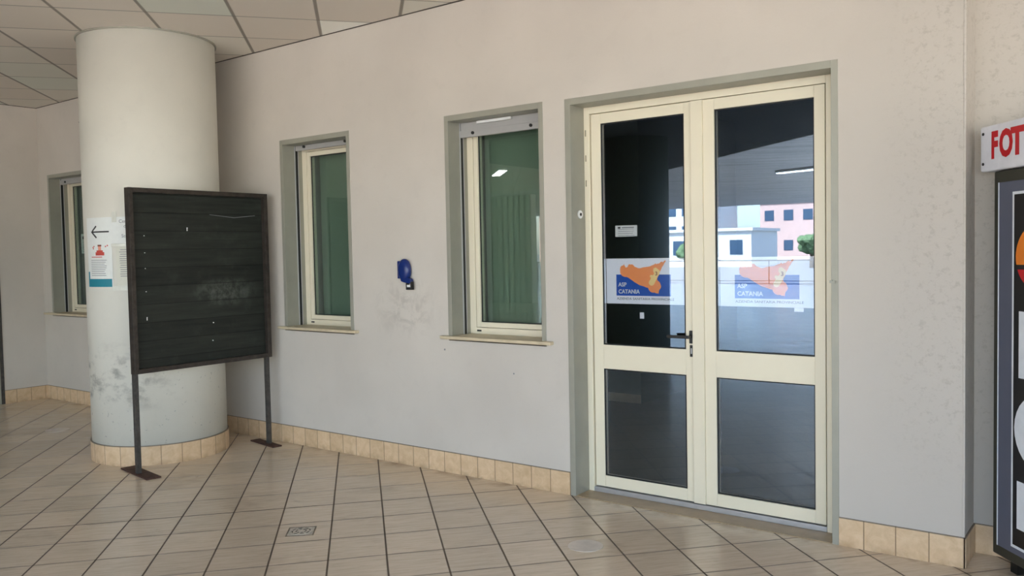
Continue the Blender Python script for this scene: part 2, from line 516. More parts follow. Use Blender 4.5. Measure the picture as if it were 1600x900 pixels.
WT = 0.42          # main wall thickness
DOOR = (-2.98, -1.305, 0.0, 2.523)
WINS = [(-5.815, -4.972), (-3.993, -3.150), (-9.930, -9.095)]
WZ0, WZ1 = 0.95, 2.53
xs = sorted({-36.0, -0.72, DOOR[0], DOOR[1], *[x for w_ in WINS for x in w_]})  # run beyond the left corner is unseen, extended to stop sunlit bounce
zs = sorted({0.0, WZ0, WZ1, DOOR[3], ZC+0.3})
b = MB()
for i in range(len(xs)-1):
    for j in range(len(zs)-1):
        cx, cz = (xs[i]+xs[i+1])/2, (zs[j]+zs[j+1])/2
        if DOOR[0] < cx < DOOR[1] and cz < DOOR[3]: continue
        if any(a < cx < c for a, c in WINS) and WZ0 < cz < WZ1: continue
        b.box(xs[i], 0, zs[j], xs[i+1], WT, zs[j+1])
bmesh.ops.remove_doubles(b.bm, verts=b.bm.verts, dist=1e-5)
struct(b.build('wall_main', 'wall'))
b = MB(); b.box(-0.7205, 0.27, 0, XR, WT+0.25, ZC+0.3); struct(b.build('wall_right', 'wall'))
b = MB(); b.box(-10.45, -0.50, 0, -10.13, -0.0005, ZC+0.3); b.box(-10.45, -2.6, 2.62, -10.13, -0.50, ZC+0.3)
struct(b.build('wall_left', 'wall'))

b = MB(); b.box(-36.3, -29.5, 0, -36.0, WT, ZC+0.3); struct(b.build('wall_light_block', 'wall'))  # unseen wall added to shut out light from the far left
# added dark strip, paints in the shade line where ceiling meets wall
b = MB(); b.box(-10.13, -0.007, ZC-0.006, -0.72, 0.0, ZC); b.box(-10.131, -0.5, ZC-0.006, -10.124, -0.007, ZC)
struct(b.build('shade_line', 'shadow_strip'))
# ceiling: panel ceiling by the wall, slatted ceiling further out (seen in the glass)
b = MB()
b.prism([(-36, 0.0, ZC), (XR, 0.0, ZC), (XR, -5.7, ZC), (-1.2, -5.9, ZC), (-4.0, -8.3, ZC), (-11.6, -14.7, ZC), (-36, -14.7, ZC)], (0, 0, 0.25))
b.box(-0.7205, 0.0, ZC, XR, 0.27, ZC+0.25)
struct(b.build('ceiling', 'ceiling'))
b = MB()
b.prism([(-4.0, -8.32, ZC+0.01), (-11.6, -14.72, ZC+0.01), (-36, -14.72, ZC+0.01), (-36, -29.5, ZC+0.01), (-9.2, -29.5, ZC+0.01), (-2.9, -8.32, ZC+0.01)], (0, 0, 0.25))
struct(b.build('ceiling', 'slats'))
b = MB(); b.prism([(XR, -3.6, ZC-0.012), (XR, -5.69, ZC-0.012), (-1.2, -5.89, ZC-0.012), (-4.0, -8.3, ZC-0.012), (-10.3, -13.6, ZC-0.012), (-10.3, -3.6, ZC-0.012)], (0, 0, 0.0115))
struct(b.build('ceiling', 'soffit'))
b = MB()
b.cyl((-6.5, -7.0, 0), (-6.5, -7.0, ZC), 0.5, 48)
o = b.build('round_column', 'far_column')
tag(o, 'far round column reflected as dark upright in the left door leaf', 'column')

# skirting tiles
def skirting(name, x0, x1, y, mat, z1=0.150):
    b = MB(); b.box(x0, y-0.009, 0, x1, y+0.001, z1)
    return struct(b.build(name, mat, None, 0.0015))
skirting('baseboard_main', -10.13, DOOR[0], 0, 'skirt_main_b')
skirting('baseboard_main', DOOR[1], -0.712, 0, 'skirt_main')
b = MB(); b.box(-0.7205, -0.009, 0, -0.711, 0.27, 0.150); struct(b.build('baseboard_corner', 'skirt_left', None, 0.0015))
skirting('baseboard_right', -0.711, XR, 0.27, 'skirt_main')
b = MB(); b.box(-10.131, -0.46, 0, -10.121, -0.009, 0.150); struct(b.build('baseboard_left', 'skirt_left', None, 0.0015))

# corner bead on the plaster end of the main wall
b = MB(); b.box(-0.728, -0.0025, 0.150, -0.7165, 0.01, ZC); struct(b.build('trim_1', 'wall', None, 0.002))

# ------------------------------------------------------------ round column with tiled foot
CX, CY, CR = -6.477, -0.757, 0.512
col = root('round_column', (CX, CY, 0))
tag(col, 'thick cream round column behind the blackboard, papers taped on it', 'column')
b = MB(); b.cyl((CX, CY, 0.0), (CX, CY, ZC+0.01), CR, 96); b.build('shaft', 'column', col)
b = MB()
n = 96
for (ra, rb, z0, z1) in ((CR-0.003, CR+0.011, 0.0, 0.152),):
    ring = [[], [], [], []]
    for i in range(n):
        t = 2*math.pi*i/n; c_, s_ = math.cos(t), math.sin(t)
        for k, (r_, z_) in enumerate(((rb, z0), (rb, z1), (ra, z1), (ra, z0))):
            ring[k].append(b.bm.verts.new((CX+r_*c_, CY+r_*s_, z_)))
    for i in range(n):
        j = (i+1) % n
        for k in range(4):
            f_ = b.bm.faces.new([ring[k][i], ring[k][j], ring[(k+1) % 4][j], ring[(k+1) % 4][i]]); f_.smooth = False
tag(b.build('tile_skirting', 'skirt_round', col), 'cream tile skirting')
b = MB()
prev = None; ring = [[], [], [], []]
for i in range(n):
    t = 2*math.pi*i/n; c_, s_ = math.cos(t), math.sin(t)
    for k, (r_, z_) in enumerate(((CR-0.002, ZC-0.012), (CR+0.012, ZC-0.012), (CR+0.012, ZC+0.002), (CR-0.002, ZC+0.002))):
        ring[k].append(b.bm.verts.new((CX+r_*c_, CY+r_*s_, z_)))
for i in range(n):
    j = (i+1) % n
    for k in range(4): b.bm.faces.new([ring[k][i], ring[k][j], ring[(k+1) % 4][j], ring[(k+1) % 4][i]])
b.build('ceiling_collar', 'casing', col)

# ------------------------------------------------------------ windows
def window(name, x0, x1, low_box, hidden=False):
    w_ = struct(root(name, ((x0+x1)/2, 0, 0.985)))
    cw = 0.035
    z0, z1 = 0.985, 2.530
    # casing: front face lips + jamb linings + head
    b = MB()
    b.box(x0, -0.004, z0, x0+cw, 0.40, z1); b.box(x1-cw, -0.004, z0, x1, 0.40, z1)
    b.box(x0+cw, -0.004, z1-0.040, x1-cw, 0.40, z1)
    b.build('casing', 'casing', w_, 0.0015)
    # roller guide rails
    for xa, xb in ((x0+cw, x0+cw+0.008), (x1-cw-0.008, x1-cw)):
        b = MB()
        b.box(xa, 0.118, z0, xb, 0.124, z1-0.04, 'alu'); b.box(xa, 0.124, z0, xb-0.003 if xa < (x0+x1)/2 else xb, 0.15, z1-0.04, 'gasket')
        b.box(xa, 0.150, z0, xb, 0.156, z1-0.04, 'alu')
        b.build('guide_rail', 'alu', w_)
    # shutter end bar / box
    zb = low_box
    b = MB()
    b.box(x0+cw+0.006, 0.127, zb, x1-cw-0.006, 0.149, z1-0.040)
    if z1-0.04-zb > 0.06:
        b.box(x0+cw+0.006, 0.121, zb, x1-cw-0.006, 0.13, zb+0.048)
    sh = b.build('shutter_box', 'shutter', w_, 0.003)
    for kx in (x0+0.16, x1-0.18):
        b = MB(); b.cyl((kx, 0.112, zb+0.026), (kx, 0.128, zb+0.026), 0.011, 14); b.build('lock_knob', 'black', sh)
    # fixed frame
    fx0, fx1 = x0+cw, x1-cw
    b = MB()
    y0, y1 = 0.20, 0.26
    b.box(fx0-0.002, y0, z0, fx0+0.052, y1, z1-0.04); b.box(fx1-0.052, y0, z0, fx1+0.002, y1, z1-0.04)
    b.box(fx0+0.052, y0, z0, fx1-0.052, y1, z0+0.045); b.box(fx0+0.052, y0, z1-0.085, fx1-0.052, y1, z1-0.04)
    b.build('frame', 'cream', w_, 0.002)
    # sash
    sx0, sx1, sz0, sz1 = fx0+0.055, fx1-0.055, z0+0.048, z1-0.088
    sw = 0.036
    b = MB(); y0 = 0.205
    b.box(sx0, y0, sz0, sx0+sw, y1, sz1); b.box(sx1-sw, y0, sz0, sx1, y1, sz1)
    b.box(sx0+sw, y0, sz0, sx1-sw, y1, sz0+sw); b.box(sx0+sw, y0, sz1-sw, sx1-sw, y1, sz1)
    s_ = b.build('sash', 'cream', w_, 0.002)
    b = MB(); b.box(sx0+sw-0.001, 0.226, sz0+sw-0.001, sx1-sw+0.001, 0.232, sz1-sw+0.001); b.build('pane', 'glass_win', s_)
    # gasket round the glass
    b = MB(); g = 0.006
    b.box(sx0+sw-0.001, 0.219, sz0+sw, sx0+sw+g, 0.226, sz1-sw); b.box(sx1-sw-g, 0.219, sz0+sw, sx1-sw+0.001, 0.226, sz1-sw)
    b.box(sx0+sw+g, 0.219, sz0+sw-0.001, sx1-sw-g, 0.226, sz0+sw+g); b.box(sx0+sw+g, 0.219, sz1-sw-g, sx1-sw-g, 0.226, sz1-sw+0.001)
    b.build('gasket', 'gasket', s_)
    # drain slot
    b = MB(); b.box(fx0+0.062, 0.197, z0+0.018, fx0+0.100, 0.202, z0+0.029); b.build('drain_slot', 'black', w_)
    # sill
    b = MB(); b.box(x0-0.05 if not hidden else x0-0.13, -0.045, z0-0.022, x1+0.055, 0.0, z0)
    b.box(x0+0.001, 0.0, z0-0.022, x1-0.001, 0.22, z0-0.0005)
    b.build('sill', 'travertine', w_, 0.004)
    # blind drawn behind the glass
    b = MB()
    k = 14
    bx0, bx1 = sx0-0.02, sx1+0.02
    for i in range(k):
        xa = bx0+(bx1-bx0)*i/k; xb = bx0+(bx1-bx0)*(i+1)/k
        b.box(xa, 0.36, z0+0.02, xb+0.004, 0.364, z1-0.03, None, None if True else None)
    b.build('blind', 'blind', w_)
    return w_
window('window_1', *WINS[0], 2.450)
w2 = window('window_2', *WINS[1], 2.385)
window('window_3', *WINS[2], 2.425, True)
b = MB(); b.box(-3.785, 0.100, 2.468, -3.485, 0.118, 2.487); b.build('pull_bar', 'white', w2, 0.004)

# ------------------------------------------------------------ double door
d1 = struct(root('door_1', (-2.155, 0, 0)))
x0, x1, z1 = DOOR[0], DOOR[1], DOOR[3]
b = MB(); cw = 0.041
b.box(x0, -0.005, 0, x0+cw, 0.40, z1); b.box(x1-0.035, -0.005, 0, x1, 0.40, z1); b.box(x0+cw, -0.005, z1-0.040, x1-0.035, 0.40, z1)
b.build('casing', 'casing', d1, 0.0015)
b = MB()
b.box(-2.939, 0.155, 0.0, -2.899, 0.235, 2.483); b.box(-1.414, 0.155, 0.0, -1.340, 0.235, 2.483); b.box(-2.899, 0.155, 2.440, -1.414, 0.235, 2.483)
b.build('frame', 'cream', d1, 0.002)
b = MB(); b.box(-2.899, 0.15, 0.003, -1.414, 0.235, 0.034); b.build('threshold_bar', 'alu', d1, 0.004)
b = MB(); b.box(x0+cw, -0.004, -0.02, x1-0.035, 0.155, 0.004, None); b.build('stone_threshold', 'threshold', d1)
for zh in (2.30, 2.14, 1.98):
    b = MB(); b.box(-2.928, 0.151, zh, -2.922, 0.156, zh+0.04); b.build('fixing_slot', 'cream_edge', d1)

SIC = [(130,385),(134,366),(145,358),(155,356),(160,347),(165,358),(172,371),(186,370),(194,352),(203,347),(210,352),(219,348),(228,352),(240,366),(256,372),(270,378),(286,376),(300,371),(325,368),(350,365),(370,356),(385,351),(392,343),(400,350),(408,345),(420,345),(428,335),(440,331),(447,338),(453,328),(465,322),(466,330),(455,345),(448,360),(440,368),(434,384),(428,395),(421,410),(417,425),(408,440),(403,455),(408,466),(418,472),(425,482),(427,492),(432,505),(428,518),(418,530),(415,540),(412,559),(404,553),(396,556),(385,549),(370,550),(355,545),(343,532),(337,516),(325,514),(310,508),(290,502),(275,498),(262,490),(240,478),(220,464),(206,455),(195,446),(180,440),(165,440),(150,434),(140,426),(131,412)]
PROV = [(378,380),(392,372),(408,382),(420,392),(424,402),(416,424),(406,440),(400,456),(392,470),(384,484),(378,496),(362,502),(348,494),(342,478),(352,462),(360,446),(350,436),(358,424),(374,428),(384,416),(376,398)]
def decal(parent, xa, xb, za, zb, lx0, lx1, lz0, lz1):
    """frosted film with the health authority logo, stuck on the inside of the pane"""
    yb = 0.1845
    b = MB()
    b.box(xa, yb, za, xb, yb+0.0008, zb, 'decal')
    b.box(lx0, yb-0.0006, lz0, lx1, yb, lz1, 'decal_blue')
    wx = (lx1-lx0)/400.0; wz = (lz1-lz0)/153.0
    P = lambda p, y: Vector((lx0+(p[0]-100)*wx, y, lz0+(575-p[1])*wz))
    b.prism([P(p, yb-0.0012) for p in SIC], (0, 0.0006, 0), 'decal_orange')
    b.prism([P(p, yb-0.0018) for p in PROV], (0, 0.0006, 0), 'decal_yellow')
    up = Matrix.Rotation(R(90), 4, 'X')
    T = lambda p, y: Matrix.Translation(P(p, y)) @ up
    h = (lz1-lz0)
    b.text('ASP', h*0.265, T((116, 508), yb-0.0014), 'white', 1.0, 0.0008)
    b.text('CATANIA', h*0.265, T((116, 558), yb-0.0014), 'white', 0.98, 0.0008)
    b.text('3', h*0.25, T((390, 428), yb-0.0024), 'decal_dark', 1.0, 0.0006)
    b.text('AZIENDA SANITARIA PROVINCIALE', h*0.155, T((103, 604), yb-0.0006), 'decal_grey', 1.20*(lx1-lx0)/0.378, 0.0002)
    return b.build('logo_film', 'decal', parent)

def leaf(xa, xb, gx0, gx1, y0, label=None):
    y1 = y0+0.055
    za, zb = 0.040, 2.437
    b = MB()
    b.box(xa, y0, za, gx0, y1, zb); b.box(gx1, y0, za, xb, y1, zb)
    b.box(gx0, y0, za, gx1, y1, 0.114); b.box(gx0, y0, 0.808, gx1, y1, 0.963); b.box(gx0, y0, 2.373, gx1, y1, zb)
    L = b.build('door_leaf', 'cream', d1, 0.0025)
    for (p0, p1) in ((0.114, 0.808), (0.963, 2.373)):
        b = MB(); b.box(gx0-0.001, 0.176, p0-0.001, gx1+0.001, 0.182, p1+0.001); b.build('pane', 'glass_door', L)
        b = MB(); g = 0.007
        b.box(gx0, 0.169, p0, gx0+g, 0.176, p1); b.box(gx1-g, 0.169, p0, gx1, 0.176, p1)
        b.box(gx0+g, 0.169, p0, gx1-g, 0.176, p0+g); b.box(gx0+g, 0.169, p1-g, gx1-g, 0.176, p1)
        b.box(gx0+0.016, 0.183, p0+0.01, gx0+0.019, 0.188, p1-0.01, None)
        b.build('gasket', 'gasket', L)
    return L
LL = leaf(-2.893, -2.196, -2.822, -2.247, 0.167)
RL = leaf(-2.122, -1.420, -2.052, -1.478, 0.160)
b = MB(); b.box(-2.196, 0.150, 0.040, -2.122, 0.215, 2.437); b.box(-2.126, 0.1485, 0.040, -2.122, 0.151, 2.437)
b.build('meeting_stile', 'cream', d1, 0.004)
decal(LL, -2.821, -2.248, 1.228, 1.514, -2.731, -2.351, 1.279, 1.413)
decal(RL, -2.051, -1.479, 1.228, 1.514, -1.943, -1.569, 1.276, 1.411)
# handle and lock on the left leaf
b = MB()
b.box(-2.222, 0.158, 1.000, -2.196, 0.168, 1.078)
b.cyl((-2.209, 0.160, 1.042), (-2.209, 0.110, 1.042), 0.009, 16)
hd = b.build('handle_plate', 'handle', LL, 0.003)
b = MB(); b.box(-2.345, 0.104, 1.033, -2.200, 0.116, 1.052); b.build('lever', 'handle', hd, 0.004)
b = MB(); b.box(-2.220, 0.162, 0.920, -2.198, 0.168, 0.990, 'handle'); b.box(-2.213, 0.159, 0.938, -2.205, 0.162, 0.972, 'alu')
b.build('lock_plate', 'handle', LL, 0.002)

def label_on_glass(name, label, cat, x0, x1, z0, z1, y, rows, mat='paper'):
    b = MB(); b.box(x0, y, z0, x1, y+0.0008, z1, mat)
    w_, h = x1-x0, z1-z0
    for i in range(rows):
        zz = z1-h*(0.36+0.56*i/max(1, rows-1)) if rows > 1 else z1-h*0.5
        b.box(x0+w_*0.14, y-0.0005, zz, x1-w_*(0.12+0.1*random.random()), y, zz+h*0.035, 'inkgrey')
    if rows >= 3:
        b.box(x0+w_*0.12, y-0.0006, z1-h*0.27, x0+w_*0.24, y, z1-h*0.12, 'ink')
        b.box(x0+w_*0.30, y-0.0006, z1-h*0.24, x1-w_*0.14, y, z1-h*0.15, 'inkgrey')
    o = b.build(name, mat); return tag(o, label, cat)
label_on_glass('paper_label', 'small white label stuck on upper glass of left door leaf', 'label', -2.733, -2.577, 1.652, 1.722, 0.1835, 4)
label_on_glass('blue_sticker', 'small pale blue square sticker on left door glass below logo film', 'sticker', -2.566, -2.536, 1.137, 1.176, 0.1835, 0, 'decal')
label_on_glass('blue_sticker', 'small pale blue sticker under logo film of right door leaf', 'sticker', -1.598, -1.546, 1.206, 1.227, 0.1835, 0, 'decal')
label_on_glass('paper_label', 'narrow white notice on the window left of the column', 'notice', -9.690, -9.44, 1.645, 1.865, 0.2325, 7)

# key switch on the door casing
b = MB(); b.cyl((-2.9395, 0.092, 1.80), (-2.932, 0.092, 1.80), 0.026, 24, 'white'); b.cyl((-2.932, 0.092, 1.80), (-2.929, 0.092, 1.80), 0.010, 12, 'black')
o = b.build('key_switch', 'white'); o.scale = (1, 1, 1)
tag(o, 'small white oval key switch on left side of the door opening', 'switch')
b = MB(); b.cyl((-1.335, -0.004, 1.385), (-1.335, -0.03, 1.385), 0.006, 10); b.box(-1.341, -0.034, 1.377, -1.313, -0.028, 1.389)
tag(b.build('hook', 'casing'), 'little grey metal hook on right casing of the glass door', 'hook')

# ------------------------------------------------------------ blackboard on two posts
bb = root('blackboard', (-5.9, -0.70, 0))
tag(bb, 'tall empty blackboard on two thin steel posts before round column', 'blackboard')
Y0, Y1, Z0, Z1 = -1.300, -0.102, 0.735, 2.087
XF, XB = -5.868, -5.925
t = 0.034
for nm, (ya, yb, za, zb) in {'side_rail': (Y0, Y0+t, Z0, Z1), 'side_rail_': (Y1-t, Y1, Z0, Z1), 'top_rail': (Y0+t, Y1-t, Z1-t, Z1), 'bottom_rail': (Y0+t, Y1-t, Z0, Z0+t)}.items():
    b = MB(); b.box(XB, ya, za, XF, yb, zb); b.build(nm.strip('_'), 'board_frame', bb, 0.002)
b = MB(); b.box(XB+0.002, Y0+t, Z0+t, XB+0.016, Y1-t, Z1-t); pn = b.build('panel', 'board', bb)
for i, (y, z) in enumerate([(-1.17, 1.74), (-1.17, 1.615), (-1.17, 1.50), (-1.17, 1.33), (-1.17, 1.14), (-0.82, 1.80), (-0.62, 1.06), (-0.63, 0.92)]):
    b = MB()
    b.cyl((XB+0.015, y, z), (XB+0.022, y, z), 0.0032 if i < 5 else 0.0045, 8)
    if i in (4, 5): b.box(XB+0.016, y-0.003, z-0.022, XB+0.018, y+0.004, z)
    b.build('staple', 'white', pn)
b = MB(); b.prism([(XB+0.016, -0.62, 1.905), (XB+0.016, -0.40, 1.885), (XB+0.016, -0.20, 1.905), (XB+0.016, -0.20, 1.909), (XB+0.016, -0.40, 1.889), (XB+0.016, -0.62, 1.908)], (0.001, 0, 0))
b.build('chalk_line', 'inkgrey', pn)
for y in (-1.283, -0.134):
    b = MB(); b.box(-5.918, y-0.0165, 0.008, -5.886, y+0.0165, Z0+0.02 if True else 0)
    b.build('post', 'post', bb, 0.0015)
for (ax, ay), (bx, by), wd in (((-6.16, -1.225), (-5.685, -1.290), 0.105), ((-6.135, -0.105), (-5.755, -0.165), 0.085)):
    d = Vector((bx-ax, by-ay, 0)).normalized(); p = Vector((-d.y, d.x, 0))*wd/2
    A, B_ = Vector((ax, ay, 0)), Vector((bx, by, 0))
    b = MB(); b.prism([A-p, B_-p, B_+p, A+p], (0, 0, 0.010)); b.build('foot_plate', 'rust', bb, 0.0015)

# ------------------------------------------------------------ papers taped round the column
def curved(b, a0, a1, z0, z1, m, rad, th=0.0006, n=10, skew=0.0):
    """a patch of paper wrapped on the column, angles in degrees"""
    r0, r1 = rad, rad+th
    rows = []
    for i in range(n+1):
        t = R(a0+(a1-a0)*i/n); c_, s_ = math.cos(t), math.sin(t)
        dz = skew*(i/n-0.5)
        rows.append([b.bm.verts.new((CX+r_*c_, CY+r_*s_, z_+dz)) for (r_, z_) in ((r0, z0), (r1, z0), (r1, z1), (r0, z1))])
    fs = []
    for i in range(n):
        for k in range(4):
            fs.append(b.bm.faces.new([rows[i][k], rows[i+1][k], rows[i+1][(k+1) % 4], rows[i][(k+1) % 4]]))
    fs.append(b.bm.faces.new(rows[0])); fs.append(b.bm.faces.new(list(reversed(rows[-1]))))
    b._paint(fs, m)
def curved_text(b, body, size, a, z, m, rad, sx=1.0, bold=0.0):
    n0 = len(b.bm.verts)
    b.text(body, size, Matrix.Identity(4), m, sx, bold, thick=0.0002)
    b.bm.verts.ensure_lookup_table()
    for v in b.bm.verts[n0:]:
        x, y, dz = v.co
        t = R(a)+x/rad
        v.co = Vector((CX+(rad+dz)*math.cos(t), CY+(rad+dz)*math.sin(t), z+y))
RP = CR+0.001
b = MB()
curved(b, -98, -44, 1.672, 1.890, 'paper', RP, n=16)
# arrow pointing left
curved(b, -88, -68, 1.776, 1.787, 'ink', RP+0.0008, n=8)
for s_ in (1, -1):
    for i in range(8):
        a = -89.5+i*0.85; z = 1.7815+s_*(i*0.0058)
        curved(b, a, a+1.5, z-0.006, z+0.006, 'ink', RP+0.0008, n=1)
curved_text(b, 'Centro', 0.036, -58.5, 1.845, 'inkgrey', RP+0.001, 1.0)
curved_text(b, 'di P', 0.036, -54.5, 1.808, 'inkgrey', RP+0.001, 1.0)
curved_text(b, 'Struttura', 0.036, -56.5, 1.735, 'inkgrey', RP+0.001, 1.0)
tag(b.build('paper_sign', 'paper'), 'white paper sign with black arrow pointing left, taped on round column', 'sign')
b = MB()
curved(b, -97, -65.5, 1.362, 1.690, 'paper', RP+0.0016, n=12)
curved(b, -94.5, -66.5, 1.364, 1.425, 'teal', RP+0.0024, n=12)
curved(b, -97, -94.4, 1.364, 1.48, 'teal', RP+0.0024, n=2)
for i in range(9):
    curved(b, -91, -71-3*random.random(), 1.565-i*0.0145, 1.569-i*0.0145, 'inkgrey', RP+0.0024, n=6)
curved(b, -90, -76, 1.588, 1.594, 'red', RP+0.0024, n=5)
# figure in a red coat at the top of the flyer
curved(b, -84, -73.5, 1.603, 1.628, 'red', RP+0.0024, n=6)
curved(b, -82.5, -75, 1.628, 1.642, 'red', RP+0.0024, n=5)
curved(b, -80.5, -77, 1.642, 1.672, 'skin', RP+0.0024, n=3)
curved(b, -81, -76.5, 1.672, 1.684, 'decal_dark', RP+0.0024, n=3)
for a, z in ((-88, 1.66), (-86.5, 1.667), (-72.5, 1.665), (-70.5, 1.672), (-87.5, 1.65)):
    curved(b, a, a+1.2, z, z+0.010, 'red', RP+0.0024, n=1)
tag(b.build('flyer', 'paper'), 'flyer with red figure and teal foot, taped below the arrow sign', 'poster')
b = MB()
curved(b, -62, -44, 1.365, 1.670, 'paper2', RP+0.0016, n=8)
for i in range(13):
    curved(b, -59+random.random(), -45, 1.640-i*0.0165, 1.6445-i*0.0165, 'inkgrey', RP+0.0024, n=4)
tag(b.build('printed_notice', 'paper2'), 'cream printed notice half hidden behind the blackboard edge', 'notice')
for (a0, a1, z0, z1, lb) in ((-64.5, -60.5, 1.85, 1.93, 'strip of clear tape over the top edge of arrow sign'),
                             (-66, -44, 1.668, 1.690, 'level strip of clear tape above the cream printed notice'),
                             (-66, -44, 1.335, 1.372, 'yellowed strip of tape along the foot of cream printed notice')):
    b = MB(); curved(b, a0, a1, z0, z1, 'tape', RP+0.0032, n=6)
    tag(b.build('tape_strip', 'tape'), lb, 'tape')

# ------------------------------------------------------------ blue ticket dispenser on the wall
td = root('ticket_dispenser', (-4.40, 0, 1.44))
tag(td, 'round blue plastic ticket dispenser on wall between the two windows', 'ticket dispenser')
b = MB()
# snail-shaped drum, domed towards the room, standing on a short wall bracket
n = 32; rings = []
for (dy, k_) in [(-0.010, 0.94), (-0.018, 1.0), (-0.034, 1.0), (-0.044, 0.93), (-0.052, 0.76), (-0.056, 0.45)]:
    rings.append([b.bm.verts.new((-4.388+0.056*k_*math.cos(2*math.pi*i/n), dy, 1.450+0.084*k_*math.sin(2*math.pi*i/n))) for i in range(n)])
for k in range(len(rings)-1):
    for i in range(n):
        f_ = b.bm.faces.new([rings[k][i], rings[k][(i+1) % n], rings[k+1][(i+1) % n], rings[k+1][i]]); f_.smooth = True
b.bm.faces.new(rings[0]); b.bm.faces.new(list(reversed(rings[-1])))
b.build('drum', 'blue', td)
b = MB(); b.box(-4.472, -0.018, 1.388, -4.375, -0.0005, 1.518); b.build('wall_bracket', 'blue', td, 0.004)
b = MB(); b.prism([(-4.415, -0.050, 1.385), (-4.405, -0.050, 1.368), (-4.375, -0.050, 1.360), (-4.320, -0.050, 1.352), (-4.308, -0.050, 1.368), (-4.318, -0.050, 1.388), (-4.345, -0.050, 1.400)], (0, 0.036, 0))
b.build('nose', 'blue', td, 0.005)
b = MB()
xa, xb, za, zb = -4.357, -4.304, 1.308, 1.368
b.box(xa, -0.052, za, xa+0.008, -0.018, zb-0.008); b.box(xb-0.008, -0.052, za, xb, -0.018, zb)
b.box(xa+0.008, -0.052, za, xb-0.008, -0.018, za+0.020)
b.build('ticket_slot', 'black', td, 0.003)
b = MB(); b.box(xa+0.008, -0.047, za+0.020, xb-0.008, -0.030, za+0.036); b.build('paper_ticket', 'white', td)

# small black flood light high on the wall behind the column
fl = root('flood_light', (-8.76, 0, 2.95))
tag(fl, 'small black wall lamp high on wall, half hidden behind round column', 'wall lamp')
b = MB(); b.prism([(-8.878, -0.15, 2.995), (-8.878, -0.012, 3.045), (-8.878, -0.012, 2.86), (-8.878, -0.04, 2.86)], (0.24, 0, 0)); b.build('housing', 'black', fl, 0.004)
b = MB(); b.box(-8.80, -0.013, 2.90, -8.72, 0.0, 3.0); b.build('bracket', 'black', fl)

# left end of the hall: grey framed opening beside the corner
d2 = struct(root('door_2', (-10.13, -1.5, 0)))
b = MB(); b.box(-10.45, -0.545, 0, -10.115, -0.50, 2.62); b.box(-10.45, -2.6, 0, -10.115, -2.555, 2.62); b.box(-10.45, -2.555, 2.57, -10.115, -0.545, 2.62)
b.build('casing', 'casing', d2, 0.002)
b = MB(); b.box(-10.13, -0.500, 0.0, -10.118, -0.462, 2.62); b.build('dark_edge', 'post', d2, 0.002)
b = MB(); b.box(-10.36, -2.555, 0.0, -10.31, -0.545, 0.1); b.box(-10.36, -2.555, 2.5, -10.31, -0.545, 2.57); b.box(-10.36, -0.62, 0.1, -10.31, -0.545, 2.5); b.box(-10.36, -2.555, 0.1, -10.31, -2.48, 2.5); b.box(-10.36, -1.59, 0.1, -10.31, -1.51, 2.5)
dl = b.build('door_leaf', 'cream', d2, 0.002)
b = MB(); b.box(-10.34, -2.48, 0.1, -10.332, -0.62, 2.5); b.build('pane', 'glass_door', dl)

# ------------------------------------------------------------ photo booth with FOTO sign
O = Vector((-0.604, 0.082, 0)); dr = Vector((0.6428, -0.7660, 0)); nn = Vector((-0.7660, -0.6428, 0))
B3 = Matrix((dr, -nn, Vector((0, 0, 1)))).transposed().to_4x4(); B3.translation = O     # local: s along face, depth away from viewer, z
def bx(b, s0, d0, z0, s1, d1_, z1, m=None): b.box(s0, d0, z0, s1, d1_, z1, m, B3)
pb = root('photo_booth', (O.x+0.15, O.y-0.1, 0))
tag(pb, 'dark grey photo booth at right edge with black and orange poster', 'photo booth')
WB = 0.86
WC = 1.60  # unseen cabinet length past the panel, stretched to keep light off the recess
b = MB(); b.prism([B3 @ Vector(q) for q in ((-0.012, 0, 0.075), (WC, 0, 0.075), (WC, 0.80, 0.075), (0.46, 0.80, 0.075), (-0.012, 0.215, 0.075))], (0, 0, 1.83)); b.build('cabinet', 'booth', pb, 0.007, segs=3)
b = MB(); bx(b, 0.030, -0.004, 0.125, WB-0.03, 0.004, 1.850)
pa = b.build('panel', 'booth_panel', pb, 0.001)
b = MB(); bx(b, 0.028, -0.0055, 0.125, 0.034, -0.003, 1.850, 'booth_white'); b.build('panel_edge', 'booth_white', pa)
b = MB()
bx(b, 0.135, -0.006, 0.155, WB-0.135, -0.0045, 1.800, 'booth_white')
bx(b, 0.149, -0.007, 0.169, WB-0.149, -0.006, 1.787, 'booth_black')
# orange and red round mark and big white shapes of the poster
def disc(s, z, r_, m, a0, a1, d=-0.0078, n=28):
    pts = [B3 @ Vector((s+r_*math.cos(R(a0+(a1-a0)*i/n)), d, z+r_*math.sin(R(a0+(a1-a0)*i/n)))) for i in range(n+1)]
    b.prism(pts, tuple(-nn*0.0008), m)
disc(0.310, 1.502, 0.147, 'booth_orange', -14, 194)
disc(0.310, 1.502, 0.147, 'booth_red', 203, 337)
bx(b, 0.187, -0.0078, 0.950, 0.560, -0.007, 1.255, 'booth_white')
disc(0.328, 0.717, 0.170, 'booth_white', 0, 359.9)
bx(b, 0.179, -0.0078, 0.252, 0.560, -0.007, 0.474, 'booth_white')
b.build('poster', 'booth_black', pa)
for s_ in (0.05, WC-0.10):
    b = MB(); bx(b, s_, 0.05, 0.0, s_+0.05, 0.16, 0.08); b.build('foot', 'black', pb)
b = MB(); bx(b, -0.088, -0.022, 1.908, WC+0.08, 0.10, 2.124); sg = b.build('sign_box', 'sign', pb, 0.010, segs=4)
b = MB()
def ftext(body, s, z, size, m, sx, bold):
    mx = B3 @ Matrix.Translation((s, -0.0232, z)) @ Matrix.Rotation(R(90), 4, 'X')
    b.text(body, size, mx, m, sx, bold)
